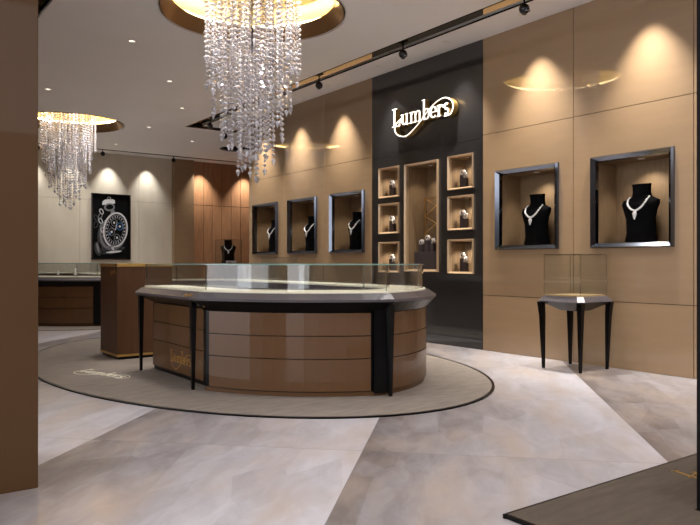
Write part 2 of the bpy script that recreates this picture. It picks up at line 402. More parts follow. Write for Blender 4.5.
# unseen left wall behind the near pillar, added for dark reflections, front left open
mb = MB()
for a, b in zip([7.2, 9.0, 10.8, 12.6, 14.4, 16.2, 18], [9.0, 10.8, 12.6, 14.4, 16.2, 18, 19.7]):
    for c, d in zip(hz, hz[1:]): mb.box((.1, a+.004, c+.004), (.13, b-.004, d-.004))
struct(mb.build('wall_left', M['brown']))
MB().box((0, 7.2, 0), (.099, BY, 4.95)).build('wall_left.001', M['dark_gap']); struct(bpy.data.objects['wall_left.001'])
MB().box((7.7, 13.3, 0), (11.5, 13.4, 4.95)).build('wall_alcove.001', M['wood']); struct(bpy.data.objects['wall_alcove.001'])  # unseen alcove wall, added to keep outside light out of the reflections
# unseen mall wall behind the viewpoint, added to darken reflections, open above for light
MB().box((-9, -5, 0), (12.5, -4.9, 3.4)).build('wall_front', M['dark_gap']); struct(bpy.data.objects['wall_front'])
# entrance pillars
MB().box((-2.2, 3.97, 0), (.84, 4.74, CH)).build('pillar_left', M['pillar_brown'], bevel=.004)
struct(bpy.data.objects['pillar_left'], 'brown lacquer entrance pillar')
MB().box((3.325, .75, 0), (4.3, 1.69, CH)).build('pillar_right', M['pillar_brown'], bevel=.004)
struct(bpy.data.objects['pillar_right'], 'brown lacquer entrance pillar at the picture edge')
MB().box((3.288, 1.66, 0), (3.324, 1.705, CH)).build('trim_8', M['black'], bevel=.004); struct(bpy.data.objects['trim_8'], 'black corner trim of the entrance pillar')

# ------------------------------------------------------------------ carpets
def ell(cx, cy, a, b, n=96): return [(cx+a*math.cos(2*PI*i/n), cy+b*math.sin(2*PI*i/n)) for i in range(n)]
RUGC = (3.92, 7.73)
r = thing('oval_rug', 'large taupe oval rug with cream word logo under the near counter', 'rug', (0, 0, 0), group='shop floor rugs')
MB().prism(ell(*RUGC, 2.29, 3.62), .001, .012).build('pile', M['rug'], r)
mb = MB(); mb.loft([[(x, y, .001) for x, y in ell(*RUGC, 2.30, 3.63)], [(x, y, .013) for x, y in ell(*RUGC, 2.30, 3.63)], [(x, y, .013) for x, y in ell(*RUGC, 2.272, 3.602)], [(x, y, .001) for x, y in ell(*RUGC, 2.272, 3.602)]], cap=False)
mb.build('black_border', M['black'], r)
a, b = logo_mb((2.17, 7.56, .0145), (.27, -.90, 0), (.90, .27, 0), .58, .003)
a.build('lettering', M['rug_logo'], r); b.build('swoosh', M['rug_logo'], r)
R2 = (3.80, 16.0)
r = thing('oval_rug', 'taupe oval rug under the far counter', 'rug', (0, 0, 0), group='shop floor rugs')
MB().prism(ell(*R2, 2.2, 3.3), .001, .012).build('pile', M['rug'], r)
mt_ = thing('entrance_mat', 'dark taupe entrance mat with gold swoosh at the doorway pillar', 'mat')
MB().prism([(2.52, 2.2), (6.2, 2.2), (6.2, 1.712), (3.282, 1.712), (3.282, .9), (2.52, .9)], .001, .02).build('pile', M['mat'], mt_)
mb = MB(); mb.box((2.50, 2.2, .001), (6.2, 2.212, .02)); mb.box((2.505, .9, .001), (2.52, 2.2, .02)); mb.build('black_border', M['black'], mt_)
a, b = logo_mb((4.0, 1.905, .0225), (.95, -.3, 0), (.3, .95, 0), .42, .002)
a.build('lettering', M['gold'], mt_); b.build('swoosh', M['gold'], mt_)

# ------------------------------------------------------------------ oval counter
def make_counter():
    root = thing('display_counter', 'large oval counter of brown drawers with dark rim and glass top, on the near rug', 'counter', (0, 0, 0), group='oval display counters')
    def bow(p, q, h, n=14):
        p = Vector(p); q = Vector(q); d = q-p; nn = Vector((d.y, -d.x)).normalized()
        return [tuple(p+d*(i/n)+nn*(h*4*(i/n)*(1-i/n))) for i in range(n+1)]
    A = (2.60, 5.99); B = (3.93, 4.72); A2 = (5.20, 5.66); R0 = (5.20, 7.55); R1 = (5.20, 9.7); B2 = (3.93, 10.65); A3 = (2.58, 9.65)
    segs = [[(2.60, 7.60), A], bow(A, B, .215), bow(B, A2, .20), [A2, R0], [R0, R1], bow(R1, B2, .2), bow(B2, A3, .2)[:6]]
    path = [segs[0][0]]
    for s in segs: path += s[1:]
    path = [Vector(p) for p in path]
    # outward normal: right-hand side of travel is outside (path runs counter-clockwise from the left end towards the front)
    ctr = Vector((3.93, 7.7))
    N = []
    for i, p in enumerate(path):
        ds = []
        if i > 0: ds.append((p-path[i-1]).normalized())
        if i < len(path)-1: ds.append((path[i+1]-p).normalized())
        ns = [Vector((d.y, -d.x)) for d in ds]
        ns = [(-n if n.dot(p-ctr) < 0 else n) for n in ns]
        m_ = sum(ns, Vector((0, 0))); m_.normalize(); k = 1/max(.5, m_.dot(ns[0])); N.append(m_*k)
    idx = []; k = 0
    for s in segs: idx.append((k, k+len(s)-1)); k += len(s)-1
    def ring(i, prof): return [(path[i].x+N[i].x*o, path[i].y+N[i].y*o, z) for o, z in prof]
    def sweep(mb, i0, i1, prof): return mb.loft([ring(i, prof) for i in range(i0, i1+1)])
    last = len(path)-1
    # rim: faceted like a cut stone
    mb = MB()
    for si, (a, b) in enumerate(idx):
        ins = -.22 if si == 0 else -.10
        sweep(mb, a, b, [(-.075, .925), (0, .875), (-.004, .853), (-.40, .853), (-.50, .765), (-.58, .855), (-.58, .925)])
    mb.build('rim', M['stone_top'], root)
    mb = MB(); 
    for si, (a, b) in enumerate(idx):
        ins = -.225 if si == 0 else -.105
        sweep(mb, a, b, [(-.012, .8525), (-.02, .84), (ins+.005, .757), (ins-.03, .757), (-.38, .8525)])
    mb.build('soffit', M['black'], root)
    sweep(MB(), 0, last, [(-.11, .924), (-.11, .943), (-.50, .943), (-.50, .924)]).build('cream_display_bed', M['cream'], root, bevel=.004)
    # glass box
    g = .006
    mb = MB(); sweep(mb, 0, last, [(-.13, .944), (-.13, 1.176), (-.13-g, 1.176), (-.13-g, .944)]); mb.build('front_glass', M['counter_glass'], root)
    mb = MB(); sweep(mb, 0, last, [(-.48, .944), (-.48, 1.176), (-.48-g, 1.176), (-.48-g, .944)]); mb.build('rear_glass', M['counter_glass'], root)
    mb = MB(); mb.loft([ring(0, [(-.13, .944), (-.13, 1.176), (-.48, 1.176), (-.48, .944)]), [(x, y-.006, z) for x, y, z in ring(0, [(-.13, .944), (-.13, 1.176), (-.48, 1.176), (-.48, .944)])]]); mb.build('end_glass', M['counter_glass'], root)
    mb = MB(); sweep(mb, 0, last, [(-.124, 1.177), (-.124, 1.187), (-.49, 1.187), (-.49, 1.177)]); mb.build('glass_top', M['counter_glass'], root)
    mb = MB(); sweep(mb, 0, last, [(-.119, 1.177), (-.119, 1.187), (-.1235, 1.187), (-.1235, 1.177)]); sweep(mb, 0, last, [(-.491, 1.177), (-.491, 1.187), (-.4955, 1.187), (-.4955, 1.177)])
    mb.build('glass_edge', M['edge'], root)
    # upright glass joints at the corners
    for si, (a, b) in enumerate(idx):
        for o in (-.127, -.483):
            p = path[a]+N[a]*o; q = .004
            MB().box((p.x-q, p.y-q, .944), (p.x+q, p.y+q, 1.18)).build('glass_joint', M['joint'], root)
    # carcass + drawers
    for si, (a, b) in enumerate(idx):
        ins = -.20 if si == 0 else -.10
        mb = MB(); sweep(mb, a, b, [(ins-.03, .05), (ins-.03, .76), (-.50, .76), (-.50, .05)]); mb.build('carcass', M['black'], root)
        mb = MB(); sweep(mb, a, b, [(ins-.022, .013), (ins-.022, .05), (-.48, .05), (-.48, .013)]); mb.build('plinth', M['counter_brown'] if si else M['black'], root)
        # shorten the drawer run a little at both ends so the dark posts show
        pts = [path[i]+N[i]*0 for i in range(a, b+1)]
        for z0, z1 in ((.06, .342), (.350, .545), (.553, .752)):
            rr = [ring(i, [(ins, z0), (ins, z1), (ins-.028, z1), (ins-.028, z0)]) for i in range(a, b+1)]
            def cut(r0, r1, d):
                v = Vector(r1[0])-Vector(r0[0]); t = min(.9, d/v.length)
                return [tuple(Vector(p)*(1-t)+Vector(q)*t) for p, q in zip(r0, r1)]
            c0 = .16 if si in (1, 2, 3, 4, 5, 6) else .04
            c1 = .10 if si else .16
            def trim(rs, d):
                L = 0
                while len(rs) > 2:
                    l = (Vector(rs[1][0])-Vector(rs[0][0])).length
                    if L+l > d: break
                    L += l; rs = rs[1:]
                return [cut(rs[0], rs[1], max(d-L, 0))]+rs[1:]
            rr = trim(rr, {0: .02, 1: .07, 2: .03}.get(si, .1)); rr = list(reversed(trim(list(reversed(rr)), {0: .08, 1: .16}.get(si, .1))))
            MB().loft(rr).build('drawer', M['counter_brown'], root)
    # tapered legs under the rim corners and dark posts behind them
    def leg(x, y, t0=.028, t1=.014, ang=.0, top=.86):
        mb = MB(); mb.loft([[(x+math.cos(ang+PI/4+k*PI/2)*t*1.3, y+math.sin(ang+PI/4+k*PI/2)*t*1.3, z) for k in range(4)] for t, z in ((t1, .013), (t0, top-.07), (t0, top))])
        mb.build('leg', M['black'], root)
    leg(2.65, 7.54); leg(2.64, 6.11); leg(3.93, 4.78, ang=.1); 
    leg(5.13, 5.75); leg(5.13, 7.55); leg(5.13, 9.6); leg(3.93, 10.56)
    for (i, w) in ((idx[1][0], .0), (idx[2][0], .0)):
        p = path[i]+N[i]*(-.17 if i == idx[1][0] else -.075)
        d = (path[i+1]-path[i]).normalized(); e = (path[i]-path[i-1]).normalized()
        u_ = .14
        n1 = Vector((-d.y, d.x)); n2 = Vector((-e.y, e.x))
        u0, u1 = (.10, .14) if i == idx[1][0] else (.0, .14)
        poly = [p+d*u0, p, p-e*u1, p-e*u1+n2*.12, p+d*u0+n1*.12]
        MB().prism([tuple(q) for q in poly], .04, .80).build('corner_post', M['black'], root)
    # gold writing on the end panel and on the rim
    a_, b_ = logo_mb((2.776, 6.80, .165), (0, -1, 0), (0, 0, 1), .40, .02)
    for m_, nm in ((a_, 'panel_lettering'), (b_, 'panel_swoosh')):
        m_.xf(Matrix.Translation((.018, 0, 0))); m_.build(nm, M['gold'], root)
    a_, b_ = logo_mb((2.60, 6.16, .893), (0, -1, 0), Vector((.075, 0, .05)), .11, .004)
    for m_, nm in ((a_, 'rim_lettering'), (b_, 'rim_swoosh')): m_.build(nm, M['gold'], root)
    mb = MB(); mb.box((2.668, 5.972, .80), (2.676, 5.984, .85)); mb.box((2.672, 5.95, .79), (2.70, 5.962, .80)); mb.build('hinge', M['gold'], root)
    return root
cnt = make_counter()
far = dup(cnt, (-.02, 8.42, 0), 'far oval counter of brown drawers with dark rim, below the far chandelier')
for ch in list(far.children):
    if ch.name.split('.')[0] in ('panel_lettering', 'panel_swoosh'): pass

# walnut cabinet tower standing in the counter gap
t = thing('cabinet_tower', 'square walnut cabinet tower with brass top band behind the near counter', 'cabinet', (3.04, 8.86, .013))
MB().box((-.34, -.34, .06), (.36, .34, 1.135)).build('body', M['tower'], t, bevel=.003)
MB().box((-.345, -.345, 1.135), (.365, .345, 1.175)).build('top_band', M['gold'], t, bevel=.003)
MB().box((-.343, -.343, .032), (.363, .343, .06)).build('bottom_band', M['gold'], t)
MB().box((-.32, -.32, 0), (.34, .32, .032)).build('plinth', M['black'], t)
a, b = logo_mb((-.343, -.17, 1.06), (0, -1, 0), (0, 0, 1), .13, .003)
a.build('lettering', M['gold'], t); b.build('swoosh', M['gold'], t)

# things in the far counter's glass
for i, (x, y, w, h) in enumerate([(3.55, 13.7, .1, .14), (3.3, 13.95, .07, .1)]):
    t = thing('ring_stand', ['taller grey jewellery stand inside the far counter glass', 'shorter grey jewellery stand inside the far counter glass'][i], 'stand', (x, y, .947), group='stands in the far counter')
    MB().box((-w/2, -w/2, 0), (w/2, w/2, .02)).build('base', M['block'], t)
    MB().lathe([(w*.3, .02), (w*.2, h*.6), (w*.28, h)], n=12).build('post', M['silver'], t, smooth=True)

# ------------------------------------------------------------------ small wall tables with a glass case
def make_table():
    t = thing('display_table', 'small dark four-legged table with glass case by the brown wall', 'table', (6.70, 4.86, 0), group='glass-topped wall tables')
    def oct_(h, c): return [(h-c, -h), (h, -h+c), (h, h-c), (h-c, h), (-h+c, h), (-h, h-c), (-h, -h+c), (-h+c, -h)]
    def R(h, c, z): return [(x, y, z) for x, y in oct_(h, c)]
    MB().loft([R(.30, .05, .758), R(.312, .055, .768), R(.265, .05, .825)]).build('top', M['stone_top'], t)
    MB().loft([R(.02, .005, .655), R(.13, .04, .66), R(.295, .05, .757)]).build('underside', M['black'], t)
    MB().loft([R(.25, .05, .8255), R(.245, .05, .838)]).build('fabric_inlay', M['inlay'], t)
    for sx, sy in ((-1, -1), (1, -1), (1, 1), (-1, 1)):
        x, y = sx*.245, sy*.245
        MB().loft([[(x+dx*a+sx*o, y+dy*a+sy*o, z) for dx, dy in ((-1, -1), (1, -1), (1, 1), (-1, 1))] for a, z, o in ((.013, 0, .0), (.026, .60, .01), (.032, .755, .02))]).build('leg', M['black'], t)
    g = .004; w = .24; z0, z1 = .839, 1.285
    for n_, a, b in (('glass_side', (-w, -w, z0), (w, -w+g, z1)), ('glass_side', (-w, w-g, z0), (w, w, z1)), ('glass_side', (-w, -w+g, z0), (-w+g, w-g, z1)), ('glass_side', (w-g, -w+g, z0), (w, w-g, z1)), ('glass_lid', (-w, -w, z1+.0005), (w, w, z1+.007))):
        MB().box(a, b).build(n_, M['glass'], t)
    for x, y in ((-w, -w), (w, -w), (-w, w), (w, w)):
        MB().box((x-.003, y-.003, z0), (x+.003, y+.003, z1)).build('glass_joint', M['joint'], t)
    mb = MB()
    for a, b in (((-w, -w), (w, -w)), ((-w, w), (w, w)), ((-w, -w), (-w, w)), ((w, -w), (w, w))):
        mb.box((min(a[0], b[0])-.003, min(a[1], b[1])-.003, z1-.001), (max(a[0], b[0])+.003, max(a[1], b[1])+.003, z1+.0075))
    mb.build('lid_edge', M['joint'], t)
    return t
tab = make_table()
dup(tab, (6.60, 11.3, 0), 'glass-cased table behind the oval counter, under three framed niches')

# ------------------------------------------------------------------ niches
def box_lining(mb, y0, z0, y1, z1, xf, xb):
    mb.add([(xf, y0, z0), (xf, y1, z0), (xf, y1, z1), (xf, y0, z1), (xb, y0, z0), (xb, y1, z0), (xb, y1, z1), (xb, y0, z1)],
           [(0, 4, 5, 1), (1, 5, 6, 2), (2, 6, 7, 3), (3, 7, 4, 0), (4, 7, 6, 5)])
def frame_mb(hw, z0, z1, w, xo=-.045):
    mb = MB()
    def R(o, x): return [(x, -hw-o+w, z0-o+w), (x, hw+o-w, z0-o+w), (x, hw+o-w, z1+o-w), (x, -hw-o+w, z1+o-w)]
    mb.loft([R(w, .004), R(w, xo*.5), R(w*.8, xo), R(w*.15, xo*.35), R(0, .03)], cap=False)
    return mb
def spot(loc, rot, W, size, blend=.5, col=(1, .9, .76), rad=.02):
    l = bpy.data.lights.new('spot', 'SPOT'); l.energy = W; l.spot_size = math.radians(size); l.spot_blend = blend; l.color = col; l.shadow_soft_size = rad
    o = bpy.data.objects.new('spot_lamp', l); C.objects.link(o); o.location = loc; o.rotation_euler = rot; return o

def make_big():
    t = thing('wall_niche', '', 'niche', (WX, 4.40, 0), group='steel-framed wall niches')
    frame_mb(.50, 1.365, 2.425, .065, -.06).build('frame', M['steel'], t)
    mb = MB(); box_lining(mb, -.455, 1.415, .455, 2.375, .0, .42); mb.build('lining', M['niche_lining'], t)
    mb = MB().lathe([(.04, 2.368), (.04, 2.374)], (.2, 0, 0), 16); mb.build('lamp', M['washer'], t)
    return t
def bust_sections():
    # z, half width (y), half depth (x), x shift
    return [(0, .19, .10, .03), (.02, .195, .105, .03), (.12, .175, .09, .03), (.28, .175, .09, .02), (.38, .20, .10, .01), (.44, .225, .10, .015), (.485, .22, .085, .03), (.51, .165, .078, .04), (.53, .118, .072, .045), (.58, .105, .068, .045), (.645, .108, .068, .04), (.67, .115, .072, .035)]
def make_bust(scale=1.0):
    t = thing('necklace_bust', '', 'display bust', (0, 0, 0), group='black necklace busts')
    n = 28; rings = []
    for z, w, d, s in bust_sections():
        rings.append([(-(-s)+d*math.cos(2*PI*j/n), w*math.copysign(abs(math.sin(2*PI*j/n))**.9, math.sin(2*PI*j/n)), z) for j in range(n)])
    MB().loft(rings).build('torso', M['velvet'], t, smooth=True)
    def surf(y, z):
        S = bust_sections()
        for a, b in zip(S, S[1:]):
            if a[0] <= z <= b[0]:
                k = (z-a[0])/(b[0]-a[0]); w = a[1]+(b[1]-a[1])*k; d = a[2]+(b[2]-a[2])*k; s = a[3]+(b[3]-a[3])*k
                q = max(0, 1-(y/w)**2); return s-d*math.sqrt(q)
        return 0
    mb = MB(); pts = []
    for i in range(27):
        u = -1+2*i/26; y = .125*math.sin(u*PI/2)*(1-.05*abs(u)); z = .365+.155*abs(u)**1.5
        pts.append((surf(y, z)-.008, y, z))
    mb.tube(pts, [.007+.006*(1-abs(-1+2*i/26)) for i in range(27)], 6)
    for p in pts[::2]: mb.sphere(p, .013, 8, 6)
    nk = mb.build('necklace', M['silver'], t)
    p = pts[13]
    mb = MB(); mb.sphere((p[0]-.01, 0, p[2]-.035), .027, 10, 8, (.6, 1, 1.1)); mb.loft([[(p[0]-.012+a*.4, b, p[2]-.06) for a, b in circle(0, 0, .022, 8)], [(p[0]-.012+a*.4, b, p[2]-.10) for a, b in circle(0, 0, .004, 8)]]); mb.build('pendant', M['silver'], nk)
    return t
names5 = {1: 'farthest', 2: 'second', 3: 'third', 4: 'fourth', 5: 'nearest'}
where5 = {1: 'leftmost steel-framed niche, at the far end of the brown wall', 2: 'middle one of the three steel-framed niches left of the black panel', 3: 'steel-framed niche just left of the black panel',
          4: 'steel-framed niche just right of the black panel', 5: 'large steel-framed niche on the right, above the small table'}
b5 = {1: 'leftmost niche', 2: 'middle niche left of the black panel', 3: 'niche directly left of the black panel', 4: 'niche directly right of the black panel', 5: 'large niche at the right'}
n0 = b0 = None
for c, k in reversed(big):
    if n0 is None: n0 = make_big(); n0.location = (WX, c, 0); n0['label'] = where5[k]; b0 = make_bust(); nb = b0; b0.location = (7.27, c+.015, 1.416); nb['label'] = 'black velvet bust wearing silver necklace in the '+b5[k]
    else: dup(n0, (WX, c, 0), where5[k]); dup(b0, (7.27, c+.015, 1.416), 'black velvet bust wearing silver necklace in the '+b5[k])
    s_ = spot((WX+.2, c-.02, 2.36), (0, math.radians(-6), 0), 13, 120, .8, (1, .93, .82))

# small tan-framed watch niches
def make_small():
    t = thing('watch_niche', '', 'niche', (WX, 0, 0), group='small tan-framed watch niches')
    frame_mb(.25, 0, .49, .032, -.035).build('frame', M['wood_frame'], t)
    mb = MB(); box_lining(mb, -.222, .026, .222, .464, .0, .3); mb.build('lining', M['niche_lining'], t)
    MB().lathe([(.022, .458), (.022, .463)], (.13, 0, 0), 12).build('lamp', M['washer'], t)
    return t
def make_block(h, w=.062):
    t = thing('display_block', '', 'display block', (0, 0, 0), group='dark watch display blocks')
    MB().box((-w/2, -w/2, 0), (w/2, w/2, h)).build('block', M['block'], t, bevel=.002)
    return t
def make_watch():
    t = thing('wristwatch', '', 'watch', (0, 0, 0), group='silver wristwatches on blocks')
    mb = MB(); n = 28
    rings = []
    for i in range(n+1):
        a = 2*PI*i/n; r = .040; w = .013
        cx_, cz_ = math.cos(a), math.sin(a)
        rings.append([((0+s*w), cx_*rr, .042+cz_*rr) for s, rr in ((-1, r-.005), (-1, r), (1, r), (1, r-.005))])
    mb.loft(rings, cap=False); mb.build('strap', M['silver'], t)
    MB().sphere((.0, 0, .042), .033, 14, 8, (.55, 1, 1)).build('cushion', M['wood_frame'], t, smooth=True)
    mb = MB(); mb.loft([[(-.02, a, .042+b) for a, b in circle(0, 0, .021, 20)], [(-.028, a, .042+b) for a, b in circle(0, 0, .019, 20)]])
    mb.xf(Matrix.Rotation(0, 4, 'Y')); c = mb.build('case', M['silver'], t)
    MB().loft([[(-.0285, a, .042+b) for a, b in circle(0, 0, .0145, 20)], [(-.030, a, .042+b) for a, b in circle(0, 0, .0145, 20)]]).build('dial', M['p_dark'], c)
    return t
w0 = s0 = None; blk = {}
col_n = {8.635: 'left', 7.035: 'right'}; row_n = {0: 'top', 1: 'middle', 2: 'bottom'}
def put_block(h, loc, label, w=.062):
    key = (h, w)
    if key not in blk: blk[key] = make_block(h, w); o = blk[key]; o.location = loc; o['label'] = label
    else: o = dup(blk[key], loc, label)
def put_watch(loc, label, rz=0):
    global w0
    if w0 is None: w0 = make_watch(); w0.location = loc; w0['label'] = label; w0.rotation_euler = (0, 0, rz)
    else: dup(w0, loc, label, rz)
for c in small_cols:
    for ri, (z0, z1) in enumerate(small_rows):
        nm = '%s small tan-framed niche of the %s column' % (row_n[ri], col_n[c])
        if s0 is None: s0 = make_small(); s0.location = (WX, c, z0); s0['label'] = nm+' on black panel'
        else: dup(s0, (WX, c, z0), nm+' on black panel')
        zb = z0+.027
        sn = '%s niche, %s column' % (row_n[ri], col_n[c])
        put_block(.19, (7.21, c+.095, zb), 'taller dark block in the '+sn)
        put_block(.135, (7.16, c-.01, zb), 'shorter dark block in the '+sn)
        put_watch((7.21, c+.095, zb+.191), 'silver watch on the taller block in the '+sn, .25)
        put_watch((7.16, c-.01, zb+.136), 'silver watch on the shorter block in the '+sn, -.2)
        spot((WX+.13, c+.03, z1-.045), (0, math.radians(-8), 0), 8, 125, .8, (1, .93, .82))
# tall centre niche
y0, z0, y1, z1 = CEN; cy = (y0+y1)/2
t = thing('tall_niche', 'tall tan-framed centre niche on the black panel', 'niche', (WX, cy, 0))
frame_mb((y1-y0)/2, z0, z1, .038, -.04).build('frame', M['wood_frame'], t)
mb = MB(); box_lining(mb, -.342, 1.092, .342, 2.688, .0, .42); mb.build('lining', M['niche_lining'], t)
MB().lathe([(.03, 2.68), (.03, 2.687)], (.18, 0, 0), 12).build('lamp', M['washer'], t)
spot((WX+.16, cy+.05, 2.66), (0, math.radians(-6), 0), 8, 110, .8)
spot((WX+.2, cy-.05, 2.65), (0, 0, 0), 5, 70, .8)
t = thing('lattice_screen', 'gold geometric lattice screen at the back of the tall centre niche', 'screen', (WX+.33, cy+.02, 1.105))
mb = MB(); r_ = .007
yA, yB, zT = .27, -.30, 1.10
for p in [((yA, 0), (yA, zT)), ((yB, 0), (yB, zT)), ((yA, zT), (yB, zT)), ((yA, .01), (yB, .01))]:
    mb.tube([(0, p[0][0], p[0][1]), (0, p[1][0], p[1][1])], r_, 4)
mb.build('frame', M['gold'], t)
mb = MB(); 
for k in range(4):
    z_ = zT-k*.275
    mb.tube([(0, yA, z_), (0, (yA+yB)/2, z_-.1375), (0, yB, z_-.275)], r_*.8, 4) if z_-.275 > -.01 else None
    mb.tube([(0, yB, z_), (0, (yA+yB)/2+.05, z_-.1375), (0, yA, z_-.275)], r_*.8, 4) if z_-.275 > -.01 else None
mb.build('diagonal_bars', M['gold'], t)
t = thing('display_plinth', 'wide dark plinth in the bottom of the tall centre niche', 'display block', (7.22, 7.85, 1.093))
MB().box((-.09, -.24, 0), (.09, .24, .27)).build('plinth', M['block'], t, bevel=.003)
for i, (y, h) in enumerate(((8.0, .11), (7.86, .17), (7.74, .12))):
    nm = ('left', 'middle', 'right')[i]
    put_block(h+.001*i, (7.20, y, 1.364), nm+' dark block of three on the plinth in the tall niche', .07)
    put_watch((7.20, y, 1.364+h+.001*i+.001), 'silver watch on the %s block in the tall centre niche' % nm, (.2, 0, -.2)[i])

# ------------------------------------------------------------------ wall sign
t = thing('shop_sign', 'raised white serif word sign with looping swoosh and gold sides on black panel', 'sign', (0, 0, 0))
a, b = logo_mb((WX-.115, 7.83, 3.315), (0, -1, 0), (0, 0, 1), .95, .004)
a.build('letters', M['white_face'], t); b.build('swoosh', M['white_face'], t)
def return_mb(polys, x0, x1, s=1.0):
    mb = MB()
    for p in polys: mb.loft([[(x0, 7.83-x*.95, 3.315+y*.95) for x, y in p], [(x1, 7.83-x*.95, 3.315+y*.95) for x, y in p]])
    return mb
return_mb(word_polys(), WX-.1105, WX-.02).build('letter_sides', M['gold'], t)
return_mb(swoosh_polys(), WX-.1065, WX-.02).build('swoosh_side', M['gold'], t)

# ------------------------------------------------------------------ poster
px0, px1, pz0, pz1 = 5.54, 6.62, 1.28, 3.12
t = thing('wall_poster', 'framed black poster of a silver pocket watch on the beige wall', 'poster', ((px0+px1)/2, BY-.005, 0))
w_, h_ = (px1-px0), (pz1-pz0); zc = (pz0+pz1)/2
MB().box((-w_/2+.03, -.03, pz0+.03), (w_/2-.03, 0, pz1-.03)).build('print', M['poster_black'], t)
mb = MB(); 
for a_, b_ in (((-w_/2, pz0), (-w_/2+.035, pz1)), ((w_/2-.035, pz0), (w_/2, pz1)), ((-w_/2, pz0), (w_/2, pz0+.035)), ((-w_/2, pz1-.035), (w_/2, pz1))): mb.box((a_[0], -.06, a_[1]), (b_[0], 0, b_[1]))
mb.build('frame', M['steel'], t)
def flat(name, polys, m, lay, par):
    mb = MB()
    for p in polys: mb.loft([[(x, -.03, z) for x, z in p], [(x, -.0305-.0012*lay, z) for x, z in p]])
    return mb.build(name, m, par)
def el(cx_, cz_, a_, b_, rot=0, n=48):
    c_, s_ = math.cos(rot), math.sin(rot)
    return [(cx_+a_*math.cos(2*PI*i/n)*c_-b_*math.sin(2*PI*i/n)*s_, cz_+a_*math.cos(2*PI*i/n)*s_+b_*math.sin(2*PI*i/n)*c_) for i in range(n)]
def ringp(cx_, cz_, a_, b_, w, rot=0, n=48):
    o_ = el(cx_, cz_, a_, b_, rot, n); i_ = el(cx_, cz_, a_-w, b_-w, rot, n)
    return [[o_[k], o_[(k+1) % n], i_[(k+1) % n], i_[k]] for k in range(n)]
wx, wz, wr = .12, zc-.08, .18
flat('case_side', [el(wx-.11, wz-.17, .39, .52, -.15)], M['p_dark'], 1, t)
flat('case_shine', [el(wx-.2, wz-.30, .05, .32, .5), el(wx-.05, wz-.62, .22, .03, .1)], M['p_light'], 3.5, t)
flat('case_side', [el(wx-.075, wz-.10, .365, .485, -.15)], M['p_mid'], 2, t)
flat('case_side', [el(wx-.045, wz-.06, .345, .47, -.15)], M['p_dark'], 3, t)
flat('bezel', ringp(wx, wz, .345, .50, .045, -.15), M['p_light'], 5, t)
flat('dial', [el(wx, wz, .31, .46, -.15)], M['poster_black'], 4, t)
flat('dial_ring', ringp(wx, wz, .285, .43, .018, -.15)+ringp(wx, wz, .22, .33, .012, -.15), M['p_mid'], 5, t)
ticks = []
for k in range(24):
    a_ = 2*PI*k/24; r0, r1 = .80, .93
    q = [(.29*r0*math.cos(a_-.03), .43*r0*math.sin(a_-.03)), (.29*r1*math.cos(a_-.03), .43*r1*math.sin(a_-.03)), (.29*r1*math.cos(a_+.03), .43*r1*math.sin(a_+.03)), (.29*r0*math.cos(a_+.03), .43*r0*math.sin(a_+.03))]
    c_, s_ = math.cos(-.15), math.sin(-.15)
    ticks.append([(wx+x*c_-z*s_, wz+x*s_+z*c_) for x, z in q])
flat('hour_mark', ticks, M['p_light'], 6, t)
for (dx, dz, r_, m_) in ((-.11, -.06, .085, 'p_mid'), (.12, .10, .085, 'p_blue'), (.04, -.22, .085, 'p_mid'), (-.04, .2, .08, 'p_mid'), (-.16, -.12, .03, 'p_blue')):
    flat('sub_dial', ringp(wx+dx, wz+dz, r_, r_*1.25, .014), M[m_], 6, t); flat('sub_dial', [el(wx+dx, wz+dz, r_*.35, r_*.4)], M['p_light'], 6, t)
flat('hand', [[(wx-.01, wz+.01), (wx+.01, wz-.015), (wx-.19, wz+.12)], [(wx-.012, wz), (wx+.012, wz), (wx+.05, wz+.28)]], M['p_light'], 8, t)
flat('crown', [[(-.02, zc+.36), (.10, zc+.38), (.09, zc+.47), (-.01, zc+.46)]], M['p_mid'], 4, t)
flat('bow', [[(-.25, zc+.60), (.10, zc+.66), (.10, zc+.75), (.04, zc+.78), (-.17, zc+.76), (-.24, zc+.70)]]+ringp(-.06, zc+.80, .055, .04, .016), M['p_light'], 5, t)
flat('bow', [el(-.05, zc+.55, .15, .11, .15)], M['p_mid'], 6, t)
flat('bow_opening', [el(-.045, zc+.555, .105, .07, .15)], M['poster_black'], 7, t)
for k in range(6):
    flat('chain_link', ringp(-.27-.035*math.sin(k*1.2), zc+.42-.13*k, .055, .085, .022, .4*(-1)**k), M['p_mid' if k % 2 else 'p_light'], 4, t)
flat('chain_link', ringp(-.42, zc+.25, .05, .09, .02, .3)+ringp(-.42, zc+.05, .06, .1, .02, -.3), M['p_dark'], 4, t)
flat('reflection', [el(-.36, zc-.62, .10, .20, .2), el(-.05, zc-.70, .2, .05, .25), el(.28, zc-.62, .12, .04, .5)], M['p_dark'], 1, t)
flat('reflection', [el(-.37, zc-.60, .035, .15, .2), el(-.03, zc-.55, .13, .025, .2)], M['p_mid'], 9, t)

